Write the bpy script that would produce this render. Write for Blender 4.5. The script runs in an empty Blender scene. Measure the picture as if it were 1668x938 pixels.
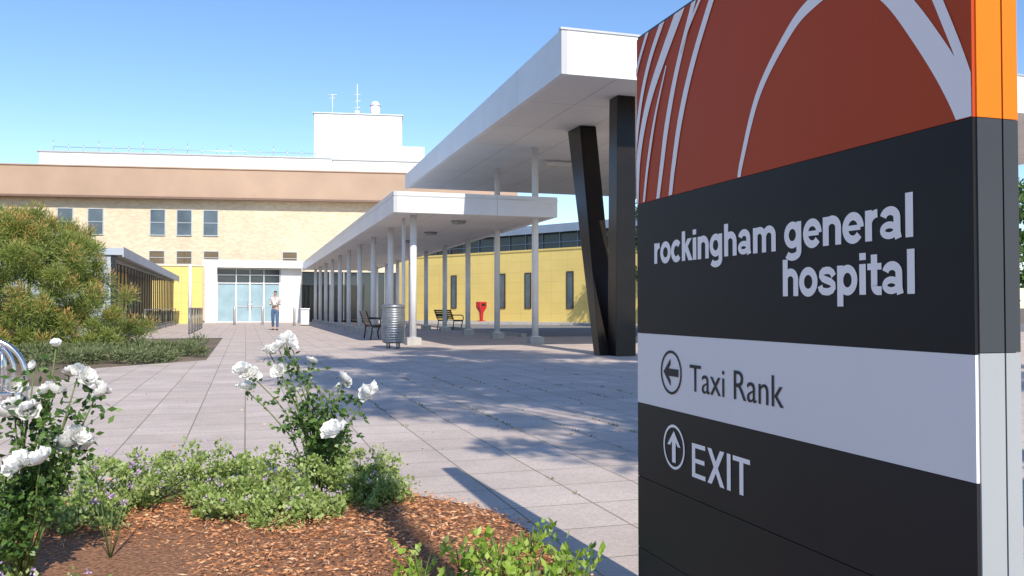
import bpy, bmesh, math, random, os
import numpy as np
from mathutils import Vector, Matrix
random.seed(7); rng=np.random.default_rng(7)
scn=bpy.context.scene
col=scn.collection
# ---------------------------------------------------------------- materials
def mat(name,base,rough=0.6,var=0.12,scale=3.0,bump=0.0,bscale=40.0,metal=0.0,island=None,spec=0.5,trans=0.0,streak=None):
    m=bpy.data.materials.new(name); m.use_nodes=True
    nt=m.node_tree; b=nt.nodes['Principled BSDF']
    b.inputs['Roughness'].default_value=rough; b.inputs['Metallic'].default_value=metal
    b.inputs['Specular IOR Level'].default_value=spec
    tc=nt.nodes.new('ShaderNodeTexCoord')
    if island:
        g=nt.nodes.new('ShaderNodeNewGeometry'); r=nt.nodes.new('ShaderNodeValToRGB')
        e=r.color_ramp.elements
        n=len(island)
        while len(e)<n: e.new(0.5)
        for i,c in enumerate(island):
            e[i].position=i/(n-1); e[i].color=(*c,1)
        nt.links.new(g.outputs['Random Per Island'],r.inputs[0]); out=r.outputs[0]
    else:
        nz=nt.nodes.new('ShaderNodeTexNoise'); nz.inputs['Scale'].default_value=scale; nz.inputs['Detail'].default_value=6
        src=tc.outputs['Object']
        if streak:
            mp=nt.nodes.new('ShaderNodeMapping'); mp.inputs['Scale'].default_value=streak
            nt.links.new(src,mp.inputs[0]); src=mp.outputs[0]
        nt.links.new(src,nz.inputs['Vector'])
        r=nt.nodes.new('ShaderNodeValToRGB'); e=r.color_ramp.elements
        e[0].position=0.3; e[1].position=0.7
        e[0].color=(*[c*(1-var) for c in base],1); e[1].color=(*[min(1,c*(1+var*0.6)) for c in base],1)
        nt.links.new(nz.outputs['Fac'],r.inputs[0]); out=r.outputs[0]
    nt.links.new(out,b.inputs['Base Color'])
    if trans>0:
        t=nt.nodes.new('ShaderNodeBsdfTranslucent'); nt.links.new(out,t.inputs['Color'])
        mx=nt.nodes.new('ShaderNodeMixShader'); mx.inputs[0].default_value=trans
        nt.links.new(b.outputs[0],mx.inputs[1]); nt.links.new(t.outputs[0],mx.inputs[2])
        nt.links.new(mx.outputs[0],nt.nodes['Material Output'].inputs['Surface'])
    if bump>0:
        n2=nt.nodes.new('ShaderNodeTexNoise'); n2.inputs['Scale'].default_value=bscale; n2.inputs['Detail'].default_value=4
        nt.links.new(tc.outputs['Object'],n2.inputs['Vector'])
        bp=nt.nodes.new('ShaderNodeBump'); bp.inputs['Strength'].default_value=bump; bp.inputs['Distance'].default_value=0.02
        nt.links.new(n2.outputs['Fac'],bp.inputs['Height']); nt.links.new(bp.outputs[0],b.inputs['Normal'])
    return m
def grid_mat(name,c1,c2,joint,bw,bh,mortar,offset=0.0,rough=0.8,axes='XY',bump=0.3,bias=0.0,dirt=0.25,dscale=0.6,smooth=.2,fine=.86):
    m=bpy.data.materials.new(name); m.use_nodes=True
    nt=m.node_tree; b=nt.nodes['Principled BSDF']; b.inputs['Roughness'].default_value=rough
    b.inputs['Specular IOR Level'].default_value=0.3
    tc=nt.nodes.new('ShaderNodeTexCoord'); sp=nt.nodes.new('ShaderNodeSeparateXYZ'); cb=nt.nodes.new('ShaderNodeCombineXYZ')
    nt.links.new(tc.outputs['Object'],sp.inputs[0])
    nt.links.new(sp.outputs[axes[0]],cb.inputs['X']); nt.links.new(sp.outputs[axes[1]],cb.inputs['Y'])
    br=nt.nodes.new('ShaderNodeTexBrick'); br.offset=offset; br.squash=1.0
    br.inputs['Scale'].default_value=1; br.inputs['Brick Width'].default_value=bw; br.inputs['Row Height'].default_value=bh
    br.inputs['Mortar Size'].default_value=mortar; br.inputs['Mortar Smooth'].default_value=smooth
    br.inputs['Color1'].default_value=(*c1,1); br.inputs['Color2'].default_value=(*c2,1); br.inputs['Mortar'].default_value=(*joint,1)
    br.inputs['Bias'].default_value=bias
    nt.links.new(cb.outputs[0],br.inputs['Vector'])
    nz=nt.nodes.new('ShaderNodeTexNoise'); nz.inputs['Scale'].default_value=dscale; nz.inputs['Detail'].default_value=8; nz.inputs['Roughness'].default_value=0.65
    nt.links.new(tc.outputs['Object'],nz.inputs['Vector'])
    r=nt.nodes.new('ShaderNodeValToRGB'); r.color_ramp.elements[0].position=0.35; r.color_ramp.elements[1].position=0.65
    d=1-dirt; r.color_ramp.elements[0].color=(d,d,d,1); r.color_ramp.elements[1].color=(1,1,1,1)
    nt.links.new(nz.outputs['Fac'],r.inputs[0])
    mx=nt.nodes.new('ShaderNodeMixRGB'); mx.blend_type='MULTIPLY'; mx.inputs[0].default_value=1
    nt.links.new(br.outputs['Color'],mx.inputs[1]); nt.links.new(r.outputs[0],mx.inputs[2])
    n3=nt.nodes.new('ShaderNodeTexNoise'); n3.inputs['Scale'].default_value=60; n3.inputs['Detail'].default_value=5; nt.links.new(tc.outputs['Object'],n3.inputs['Vector'])
    r3=nt.nodes.new('ShaderNodeValToRGB'); r3.color_ramp.elements[0].color=(fine,fine,fine,1); r3.color_ramp.elements[0].position=.38
    r3.color_ramp.elements[1].position=.6
    nt.links.new(n3.outputs['Fac'],r3.inputs[0])
    m2=nt.nodes.new('ShaderNodeMixRGB'); m2.blend_type='MULTIPLY'; m2.inputs[0].default_value=1
    nt.links.new(mx.outputs[0],m2.inputs[1]); nt.links.new(r3.outputs[0],m2.inputs[2])
    nt.links.new(m2.outputs[0],b.inputs['Base Color'])
    bp=nt.nodes.new('ShaderNodeBump'); bp.inputs['Strength'].default_value=bump; bp.inputs['Distance'].default_value=0.01; bp.invert=True
    nt.links.new(br.outputs['Fac'],bp.inputs['Height']); nt.links.new(bp.outputs[0],b.inputs['Normal'])
    return m
M={}
M['white']=mat('white_paint',(.82,.82,.80),.45,.07,1.2)
M['white_col']=mat('column_paint',(.76,.77,.78),.4,.08,2)
M['soffit']=grid_mat('soffit_panels',(.76,.755,.74),(.74,.735,.72),(.50,.49,.48),1.2,2.4,.014,0,.6,'XY',.2,0,.08,fine=.96)
M['fascia']=grid_mat('fascia_side_panels',(.80,.81,.83),(.78,.795,.82),(.55,.56,.58),2.7,9,.012,0,.38,'YZ',.2,0,.10,.8,fine=.97)
M['fasciaf']=grid_mat('fascia_front_panels',(.80,.81,.83),(.78,.795,.82),(.55,.56,.58),2.7,9,.012,0,.38,'XZ',.2,0,.10,.8,fine=.97)
M['cream']=grid_mat('cream_brick',(.84,.70,.51),(.70,.555,.385),(.78,.67,.51),.29,.10,.010,.5,.9,'XZ',.3,0,.12,.5)
M['creamroof']=mat('cream_parapet',(.70,.62,.48),.7,.1)
M['brown']=mat('brown_fascia',(.46,.315,.22),.6,.12,.35)
M['brownlip']=mat('brown_lip',(.2,.125,.09),.6,.1)
M['yellow']=grid_mat('yellow_panels',(.87,.665,.22),(.845,.64,.205),(.64,.48,.18),1.2,.62,.008,0,.55,'XZ',.2,0,.10,.5,fine=.95)
M['dark']=mat('dark_interior',(.02,.02,.022),.5,.2)
M['bark']=mat('bark',(.16,.12,.09),.95,.4,6,.8,20)
M['steel']=mat('brown_steel',(.009,.006,.005),.32,.4,3,spec=.3)
M['glass']=mat('dark_glass',(.04,.055,.07),.08,.2,1.0)
M['glassblue']=mat('window_glass',(.10,.13,.16),.12,.35,.9)
M['frost']=mat('frosted_door_glass',(.31,.45,.52),.12,.18,1.4)
M['alu']=mat('aluminium',(.6,.61,.62),.35,.05,3,metal=.6)
M['galv']=mat('galvanised',(.33,.34,.35),.42,.25,9,metal=.7)
M['chrome']=mat('stainless',(.62,.63,.65),.18,.05,3,metal=1)
M['concrete']=mat('concrete',(.45,.43,.40),.9,.2,4,.3,60)
M['asphalt']=mat('asphalt',(.24,.23,.22),.95,.2,2,.5,150)
M['red']=mat('red_paint',(.5,.02,.03),.4,.1)
M['black']=mat('black_paint',(.015,.015,.017),.4,.2)
M['bluegrey']=mat('bluegrey_roof',(.22,.29,.40),.45,.1,1)
M['greyblue']=mat('greyblue_panel',(.42,.47,.53),.5,.1,1)
M['slat']=mat('timber_slat',(.09,.085,.075),.6,.15,2)
M['ground']=mat('soil',(.20,.15,.10),1,.4,.4,.5,10)
M['mulchbase']=mat('mulch_base',(.38,.18,.09),1,.6,60,1,80)
M['chips']=mat('mulch_chips',(0,0,0),.9,island=[(.16,.062,.028),(.50,.20,.08),(.68,.33,.15),(.58,.26,.11),(.78,.54,.34)],bump=0)
M['greenbright']=mat('geranium_leaves',(0,0,0),.55,island=[(.14,.21,.04),(.29,.40,.09),(.42,.53,.17),(.50,.58,.25),(.33,.43,.11)],trans=.35)
M['lettuce']=mat('yellowgreen_leaves',(0,0,0),.5,island=[(.16,.28,.03),(.28,.45,.05),(.40,.55,.09),(.5,.6,.16)],trans=.35)
M['rosegreen']=mat('rose_leaves',(0,0,0),.4,island=[(.03,.07,.018),(.06,.13,.028),(.11,.21,.045),(.17,.28,.07)],trans=.28)
M['greygreen']=mat('groundcover_leaves',(0,0,0),.7,island=[(.08,.11,.04),(.15,.20,.08),(.21,.26,.11),(.11,.14,.06),(.22,.20,.11)],trans=.2)
M['grev']=mat('grevillea_leaves',(0,0,0),.6,island=[(.12,.18,.035),(.22,.30,.06),(.31,.38,.09),(.38,.40,.11),(.24,.32,.07)],trans=.35)
M['grevtip']=mat('grevillea_tips',(0,0,0),.6,island=[(.56,.36,.11),(.64,.38,.12),(.50,.42,.14),(.50,.27,.09)],trans=.35)
M['gum']=mat('gum_leaves',(0,0,0),.55,island=[(.03,.06,.02),(.06,.10,.03),(.09,.13,.05)],trans=.2)
M['stem']=mat('green_stem',(.13,.18,.05),.6,.2,20)
M['petal']=mat('white_petals',(.92,.92,.90),.6,.03,20,trans=.3)
M['purple']=mat('purple_petals',(.66,.48,.74),.6,.25,30,trans=.2)
M['weed']=mat('grass_weed',(0,0,0),.7,island=[(.10,.13,.03),(.18,.20,.05),(.13,.16,.04)])
M['skin']=mat('skin',(.55,.33,.24),.5,.05,10)
M['jeans']=mat('denim',(.08,.14,.26),.85,.25,30,.3,200)
M['shirt']=mat('patterned_shirt',(.62,.60,.60),.85,.35,25)
M['hair']=mat('hair',(.07,.04,.025),.6,.3,60)
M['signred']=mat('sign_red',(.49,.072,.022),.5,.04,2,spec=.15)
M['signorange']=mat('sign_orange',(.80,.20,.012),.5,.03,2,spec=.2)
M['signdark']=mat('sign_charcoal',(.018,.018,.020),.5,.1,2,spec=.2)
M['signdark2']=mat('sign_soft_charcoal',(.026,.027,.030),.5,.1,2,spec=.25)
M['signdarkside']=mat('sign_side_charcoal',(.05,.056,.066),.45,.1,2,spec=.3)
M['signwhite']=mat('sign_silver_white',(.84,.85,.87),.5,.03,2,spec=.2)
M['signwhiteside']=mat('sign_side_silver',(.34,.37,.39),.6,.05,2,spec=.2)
M['letterwhite']=mat('lettering_white',(.98,.98,.98),.6,.0,2,spec=.2)
M['letterblack']=mat('lettering_black',(.04,.04,.043),.5,.01,2,spec=.2)
M['curve']=mat('curve_white',(.95,.94,.95),.5,.01,2,spec=.2)
M['paver']=grid_mat('paver_slabs',(.72,.61,.54),(.63,.525,.46),(.34,.29,.22),.45,.42,.006,0,.9,'YX',.4,0,.18,1.3,.3,.85)
M['louvre']=grid_mat('louvre_vent',(.27,.20,.12),(.25,.19,.12),(.10,.08,.05),3,.09,.02,0,.6,'XZ')
# ---------------------------------------------------------------- mesh builder
class MB:
    def __init__(s): s.v=[];s.f=[];s.sm=[]
    def add(s,vs,fs,sm=False):
        o=len(s.v); s.v+= [tuple(v) for v in vs]; s.f+=[tuple(i+o for i in f) for f in fs]; s.sm+=[sm]*len(fs); return s
    def box(s,x0,x1,y0,y1,z0,z1):
        vs=[(x0,y0,z0),(x1,y0,z0),(x1,y1,z0),(x0,y1,z0),(x0,y0,z1),(x1,y0,z1),(x1,y1,z1),(x0,y1,z1)]
        return s.hexa(vs)
    def hexa(s,vs): return s.add(vs,[(0,3,2,1),(4,5,6,7),(0,1,5,4),(1,2,6,5),(2,3,7,6),(3,0,4,7)])
    def tube(s,pts,rad,n=10,cap=True):
        pts=[Vector(p) for p in pts]
        if not hasattr(rad,'__len__'): rad=[rad]*len(pts)
        vs=[];fs=[];ref=None
        for i,p in enumerate(pts):
            d=(pts[min(i+1,len(pts)-1)]-pts[max(i-1,0)]).normalized()
            if ref is None: ref=Vector((1,0,0)) if abs(d.x)<.9 else Vector((0,1,0))
            a=d.cross(ref).normalized(); ref=a.cross(d).normalized(); 
            for k in range(n):
                t=2*math.pi*k/n; vs.append(p+(ref*math.cos(t)+a*math.sin(t))*rad[i])
        for i in range(len(pts)-1):
            for k in range(n):
                k2=(k+1)%n; fs.append((i*n+k,i*n+k2,(i+1)*n+k2,(i+1)*n+k))
        s.add(vs,fs,True)
        if cap:
            o=len(s.v)-len(vs)
            s.f.append(tuple(o+k for k in range(n))[::-1]); s.sm.append(False)
            s.f.append(tuple(o+(len(pts)-1)*n+k for k in range(n))); s.sm.append(False)
        return s
    def lathe(s,prof,n=24,c=(0,0)):
        return s.tube2([(c[0],c[1],z) for r,z in prof],[r for r,z in prof],n)
    def tube2(s,pts,rad,n):
        vs=[];fs=[]
        for p,r in zip(pts,rad):
            for k in range(n):
                t=2*math.pi*k/n; vs.append((p[0]+r*math.cos(t),p[1]+r*math.sin(t),p[2]))
        for i in range(len(pts)-1):
            for k in range(n):
                k2=(k+1)%n; fs.append((i*n+k,i*n+k2,(i+1)*n+k2,(i+1)*n+k))
        s.add(vs,fs,True); return s
    def obj(s,name,m,parent=None,bevel=0,label=None):
        me=bpy.data.meshes.new(name); me.from_pydata(s.v,[],s.f); me.update()
        me.polygons.foreach_set('use_smooth',s.sm)
        me.materials.append(M[m] if isinstance(m,str) else m)
        o=bpy.data.objects.new(name,me); col.objects.link(o)
        if parent: o.parent=parent
        if label: o['label']=label
        if bevel>0:
            b=o.modifiers.new('b','BEVEL'); b.width=bevel; b.segments=2; b.limit_method='ANGLE'
        return o
def thing(name,loc,label,cat,rotz=0,group=None):
    e=bpy.data.objects.new(name,None); e.empty_display_size=.2; e.location=loc; e.rotation_euler=(0,0,rotz)
    col.objects.link(e); e['label']=label; e['category']=cat
    if group: e['group']=group
    return e
def tag(o,label,cat,group=None):
    o['label']=label;o['category']=cat
    if group:o['group']=group
    return o
def copything(e,loc,rotz=None,label=None):
    n=e.copy(); n.location=loc
    if rotz is not None: n.rotation_euler=(0,0,rotz)
    if label: n['label']=label
    col.objects.link(n)
    for c in e.children:
        k=c.copy(); k.parent=n; col.objects.link(k)
        for c2 in c.children:
            k2=c2.copy(); k2.parent=k; col.objects.link(k2)
    return n
def leafobj(name,m,P,D,L,W,parent=None,kind=None):
    n=len(P); D=D/np.maximum(np.linalg.norm(D,axis=1,keepdims=True),1e-6)
    R=rng.normal(size=(n,3)); S=np.cross(D,R); S/=np.maximum(np.linalg.norm(S,axis=1,keepdims=True),1e-6)
    L=np.broadcast_to(np.asarray(L,float).reshape(-1,1),(n,1)); W=np.broadcast_to(np.asarray(W,float).reshape(-1,1),(n,1))
    V=np.stack([P,P+D*L*.45+S*W*.5,P+D*L,P+D*L*.45-S*W*.5],1).reshape(-1,3)
    me=bpy.data.meshes.new(name); me.vertices.add(4*n); me.vertices.foreach_set('co',V.ravel())
    me.loops.add(4*n); me.loops.foreach_set('vertex_index',np.arange(4*n,dtype=np.int32))
    me.polygons.add(n); me.polygons.foreach_set('loop_start',np.arange(0,4*n,4,dtype=np.int32)); me.polygons.foreach_set('loop_total',np.full(n,4,dtype=np.int32))
    me.update(calc_edges=True); me.materials.append(M[m])
    o=bpy.data.objects.new(name,me); col.objects.link(o)
    if parent:o.parent=parent
    if kind:o['kind']=kind
    return o
def sph(n):
    d=rng.normal(size=(n,3)); return d/np.linalg.norm(d,axis=1,keepdims=True)
def clumps(centers,radii,per,up=.3,shell=.45,flat=1.0):
    P=[];D=[]
    for c,r in zip(centers,radii):
        d=sph(per); rr=r*(shell+(1-shell)*rng.random((per,1))); off=d*rr; off[:,2]*=flat
        P.append(np.array(c)+off); q=d+rng.normal(size=(per,3))*.5; q[:,2]+=up; D.append(q)
    return np.vstack(P),np.vstack(D)
# ---------------------------------------------------------------- camera, world, light
cam=bpy.data.cameras.new('camera'); co=bpy.data.objects.new('camera',cam); col.objects.link(co)
cam.sensor_width=36; cam.lens=1400/1668*36; cam.clip_end=3000; cam.clip_start=.05
co.location=(0,0,1.0); co.rotation_euler=(math.radians(90+1.27),0,math.radians(-17.2))
scn.camera=co
w=bpy.data.worlds.new('World'); scn.world=w; w.use_nodes=True
nt=w.node_tree; bg=nt.nodes['Background']; sky=nt.nodes.new('ShaderNodeTexSky'); sky.sky_type='NISHITA'; sky.sun_disc=False
sd=Vector((.06,-1,.78)).normalized()
el=math.asin(sd.z); sky.sun_elevation=el; sky.sun_rotation=math.atan2(sd.x,sd.y)
sky.air_density=1.0; sky.dust_density=.15; sky.ozone_density=3.2
hs=nt.nodes.new('ShaderNodeHueSaturation'); hs.inputs['Saturation'].default_value=1.10; hs.inputs['Value'].default_value=1.30; hs.inputs['Hue'].default_value=.505
nt.links.new(sky.outputs[0],hs.inputs['Color'])
bg.inputs[1].default_value=.15; nt.links.new(hs.outputs[0],bg.inputs[0])
L=bpy.data.lights.new('sun','SUN'); L.energy=5.0; L.angle=math.radians(.5); L.color=(1,.92,.80)
lo=bpy.data.objects.new('sun',L); col.objects.link(lo); lo.rotation_euler=sd.to_track_quat('Z','Y').to_euler(); lo.location=(0,-10,30)
scn.view_settings.view_transform='Standard'; scn.view_settings.look='None'; scn.view_settings.exposure=0
# ---------------------------------------------------------------- ground
def sheet(name,poly,z,m):
    b=MB(); b.add([(x,y,z) for x,y in poly],[tuple(range(len(poly)))]); o=b.obj(name,m); o['kind']='structure'; return o
sheet('ground',[(-600,-600),(600,-600),(600,900),(-600,900)],0,'ground')
sheet('pavement',[(-4.6,4.8),(-1.0,4.8),(.45,4.6),(.95,3.9),(.95,-12),(40,-12),(40,60),(-8,60),(-8,53),(-3.9,53),(-3.6,29),(-.7,29),(-.7,17),(-2.3,15.3),(-2.4,12),(-4.6,12)],.012,'paver')
sheet('road',[(8.9,27),(45,27),(45,40),(20,40),(13,47.5),(9.4,50.5),(8.9,50.5)],.018,'asphalt')
b=MB(); b.box(8.72,8.9,27.1,50.6,.0,.12); b.obj('kerb','concrete')['kind']='structure'
b=MB(); b.add([(9.4,50.5,.14),(13,47.5,.14),(20,40,.14),(26,40,.14),(26,46,.14),(11,60,.14),(5,60,.14),(9.3,50.5,.14)],[tuple(range(8))])
v=b.v[:8]; b.add([(x,y,.14) for x,y,z in v[:4]]+[(x,y,0) for x,y,z in v[:4]],[(0,4,5,1),(1,5,6,2),(2,6,7,3)])
b.obj('footpath','concrete')['kind']='structure'
b=MB(); b.add([(-9,-3,.02),(1.18,-3,.02),(1.17,3.0,.02),(1.19,3.6,.02),(1.14,4.0,.02),(1.0,4.24,.02),(.82,4.5,.02),(.62,4.78,.02),(.2,4.92,.02),(-1,5.1,.02),(-9,5.05,.02)],[tuple(range(11))])
b.obj('mulch_bed','mulchbase')['kind']='structure'
n=36000
x=rng.uniform(-2.4,1.3,n); y=2.2+rng.random(n)**.8*2.9
lim=1.17+rng.normal(0,.025,n)+.03*np.sin(y*9)
ok=(x<lim)&~((x>.5)&(y>4.0+(1.18-x)*1.42+rng.normal(0,.04,n))); x=x[ok];y=y[ok];n=len(x)
P=np.stack([x,y,.024+rng.random(n)*.018+.03*np.sin(x*3)*np.sin(y*2.2)**2*(x<.9)],1); a=rng.uniform(0,2*np.pi,n)
D=np.stack([np.cos(a),np.sin(a),rng.normal(0,.22,n)],1)
ch=leafobj('bark_mulch','chips',P,D,rng.uniform(.008,.036,n)*(1+.6*(rng.random(n)>.93)),rng.uniform(.004,.010,n),kind='stuff')
tag(ch,'reddish brown bark mulch chips covering the garden bed','mulch')
n=650
xs=np.round(rng.uniform(.8,5.5,n)/.42)*.42; ys=rng.uniform(4.2,12,n)
ok=(xs>1.3)|(ys>5.2); xs=xs[ok];ys=ys[ok]; rep=5
keep=np.sin(xs*2.1+ys*1.3)+rng.normal(0,.5,len(xs))>.3; xs=xs[keep];ys=ys[keep]
P=np.stack([np.repeat(xs,rep)+rng.normal(0,.01,len(xs)*rep),np.repeat(ys,rep)+rng.normal(0,.03,len(xs)*rep),np.full(len(xs)*rep,.012)],1)
D=rng.normal(size=P.shape)*.7; D[:,2]=abs(D[:,2])*.5+.3
tag(leafobj('joint_weeds','weed',P,D,rng.uniform(.010,.034,len(P)),.007,kind='stuff'),'small green weeds growing in the paver joints','weeds')
n=420; x=rng.uniform(-1.5,6,n); y=rng.uniform(5.3,20,n); P=np.stack([x,y,np.full(n,.018)],1); a=rng.uniform(0,6.28,n)
D=np.stack([np.cos(a),np.sin(a),rng.normal(0,.1,n)],1)
tag(leafobj('leaf_litter','chips',P,D,rng.uniform(.015,.05,n),rng.uniform(.006,.014,n),kind='stuff'),'scattered dry leaf bits lying on the paving','leaf litter')
# ---------------------------------------------------------------- sign
S=thing('hospital_sign',(1.3,2.0,0),'tall hospital pylon sign with rust red, charcoal and silver bands','sign')
yn,yf=1.274-2,2.716-2
MB().box(.003,.097,yn+.004,yf,0,1.925).obj('sign_core','signdarkside',S)
def panel(name,z0,z1,m): return MB().box(-.004,.003,yn,yf,z0,z1).obj(name,m,S)
panel('picture_panel',1.3565,1.93,'signred'); panel('name_panel',.912,1.355,'signdark')
panel('direction_panel',.673,.9105,'signwhite'); panel('direction_panel',.421,.6715,'signdark2'); panel('direction_panel',.18,.4185,'signdark2'); panel('base_panel',0,.1775,'signdark2')
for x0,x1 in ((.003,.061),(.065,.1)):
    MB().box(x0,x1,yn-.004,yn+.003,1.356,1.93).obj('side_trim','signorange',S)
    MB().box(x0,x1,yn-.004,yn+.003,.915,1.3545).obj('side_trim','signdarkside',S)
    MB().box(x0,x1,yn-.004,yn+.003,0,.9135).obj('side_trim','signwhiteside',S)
MB().box(.0,.1,yn,yf,1.9305,1.94).obj('sign_cap','signdarkside',S)
def sx(Y,Z,d=-.0055): return (d,Y-2.0,Z)
RB=[0]
def ribbon(pts,*ws):
    P=[Vector((p[0],p[1])) for p in pts]; P=[P[0]*2-P[1]]+P+[P[-1]*2-P[-2]]; Q=[]
    for i in range(1,len(P)-2):
        for k in range(12):
            t=k/12; Q.append(.5*((2*P[i])+(P[i+1]-P[i-1])*t+(2*P[i-1]-5*P[i]+4*P[i+1]-P[i+2])*t*t+(-P[i-1]+3*P[i]-3*P[i+1]+P[i+2])*t**3))
    Q.append(P[-2]); vs=[];n=len(Q); RB[0]+=1; dep=-.0050-.0004*RB[0]
    for i,q in enumerate(Q):
        d=(Q[min(i+1,n-1)]-Q[max(i-1,0)]).normalized(); nn=Vector((-d.y,d.x)); f=i/(n-1)*(len(ws)-1); k=min(int(f),len(ws)-2); w_=ws[k]+(ws[k+1]-ws[k])*(f-k)
        for sg in (1,-1):
            r=q+nn*w_*.5*sg; vs.append(sx(r.x,r.y,dep))
    bm=bmesh.new(); bv=[bm.verts.new(v) for v in vs]
    for i in range(n-1): bm.faces.new([bv[j] for j in (2*i,2*i+1,2*i+3,2*i+2)])
    for pc,pn in (((0,yn+.001,0),(0,-1,0)),((0,yf-.001,0),(0,1,0)),((0,0,1.3575),(0,0,-1)),((0,0,1.929),(0,0,1))):
        bmesh.ops.bisect_plane(bm,geom=bm.verts[:]+bm.edges[:]+bm.faces[:],plane_co=pc,plane_no=pn,clear_outer=True)
    me=bpy.data.meshes.new('curved_stripe'); bm.to_mesh(me); bm.free(); me.materials.append(M['curve'])
    o=bpy.data.objects.new('curved_stripe',me); col.objects.link(o); o.parent=S
ribbon([(2.074,1.33),(2.055,1.40),(1.972,1.567),(1.839,1.688),(1.742,1.732),(1.62,1.745),(1.53,1.70),(1.458,1.635),(1.363,1.505),(1.300,1.40),(1.26,1.31)],.014,.024,.038,.054,.060)
ribbon([(1.46,1.80),(1.39,1.68),(1.335,1.56),(1.29,1.45),(1.25,1.33)],.020,.022,.020)
ribbon([(2.56,1.34),(2.527,1.46),(2.489,1.591),(2.42,1.75),(2.30,1.95)],.022,.030,.024)
ribbon([(2.472,1.34),(2.445,1.45),(2.395,1.60),(2.31,1.759),(2.17,1.95)],.022,.030,.028)
ribbon([(2.712,1.36),(2.70,1.50),(2.66,1.62),(2.60,1.72),(2.52,1.81),(2.38,1.95)],.024,.036,.048)
ribbon([(2.73,1.52),(2.68,1.70),(2.61,1.83),(2.50,1.95)],.020,.026)
ribbon([(2.73,1.78),(2.69,1.85),(2.61,1.95)],.014,.018)
ribbon([(2.66,1.34),(2.625,1.48),(2.57,1.63),(2.49,1.78)],.014,.018,.006)
ribbon([(2.40,1.79),(2.34,1.86),(2.24,1.95)],.008,.014)
def A_(cx,cy,rx,ry,a0,a1,n=14): return [(cx+rx*math.cos(math.radians(a0+(a1-a0)*i/n)),cy+ry*math.sin(math.radians(a0+(a1-a0)*i/n))) for i in range(n+1)]
w1=.30
def stem(x,y0,y1,w_=w1): return ('P',[(x-w_/2,y0),(x+w_/2,y0),(x+w_/2,y1),(x-w_/2,y1)])
GL={
'o':(1.06,[('S',A_(.52,.5,.37,.39,0,360,28),.285)]),
'c':(.98,[('S',A_(.51,.5,.36,.39,42,318,22),.285)]),
'r':(.70,[stem(.22,0,1),('S',A_(.60,.48,.38,.39,180,88,10),.27)]),
'n':(1.06,[stem(.22,0,1),('S',A_(.53,.60,.31,.28,170,0,12)+[(.84,0)],.285)]),
'h':(1.06,[stem(.22,0,1.36),('S',A_(.53,.60,.31,.28,170,0,12)+[(.84,0)],.285)]),
'm':(1.62,[stem(.22,0,1),('S',A_(.505,.62,.285,.26,170,0,12)+[(.79,0)],.27),('S',A_(1.095,.62,.285,.26,170,0,12)+[(1.38,0)],.27)]),
'i':(.46,[stem(.23,0,1),stem(.23,1.13,1.36)]),
'l':(.46,[stem(.23,0,1.36)]),
'k':(.98,[stem(.22,0,1.36),('P',[(.2,.20),(.2,.57),(.58,1.0),(.95,1.0)]),('P',[(.34,.50),(.56,.72),(1.02,0),(.66,0)])]),
'g':(1.10,[('S',A_(.48,.53,.34,.36,0,360,26),.27),('S',[(.85,1.0),(.85,-.04)]+A_(.49,-.08,.36,.20,0,-152,12),.275)]),
'a':(1.04,[('S',A_(.47,.66,.285,.23,168,0,12)+[(.76,.2),(.81,0)],.275),('S',A_(.43,.28,.28,.17,0,360,20),.215)]),
's':(.98,[('S',[(.84,.66),(.76,.79),(.62,.86),(.47,.87),(.31,.85),(.21,.78),(.20,.68),(.29,.59),(.47,.53),(.68,.47),(.81,.38),(.82,.27),(.74,.18),(.58,.13),(.44,.13),(.28,.15),(.17,.23),(.13,.34)],.255)]),
'p':(1.10,[stem(.22,-.38,1),('S',A_(.58,.5,.34,.38,0,360,26),.27)]),
't':(.66,[('S',[(.32,1.28),(.32,.29)]+A_(.49,.29,.17,.17,180,270,6)+[(.65,.12)],.28),('P',[(.02,.79),(.65,.79),(.65,1.0),(.02,1.0)])]),
' ':(.46,[]),
'e':(1.03,[('S',[(.16,.5)]+[(.5,.5),(.86,.5)],.175),('S',A_(.51,.5,.36,.39,0,322,26),.275)]),
'E':(.78,[stem(.14,0,1,.15),('P',[(.14,0),(.68,0),(.68,.13),(.14,.13)]),('P',[(.14,.435),(.64,.435),(.64,.565),(.14,.565)]),('P',[(.14,.87),(.67,.87),(.67,1),(.14,1)])]),
'X':(.78,[('P',[(.02,0),(.20,0),(.74,1),(.56,1)]),('P',[(.02,1),(.56,0),(.74,0),(.20,1)])]),
'I':(.34,[stem(.17,0,1,.15)]),
'T':(.70,[stem(.35,0,.9,.15),('P',[(.02,.87),(.68,.87),(.68,1),(.02,1)])]),
}
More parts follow.
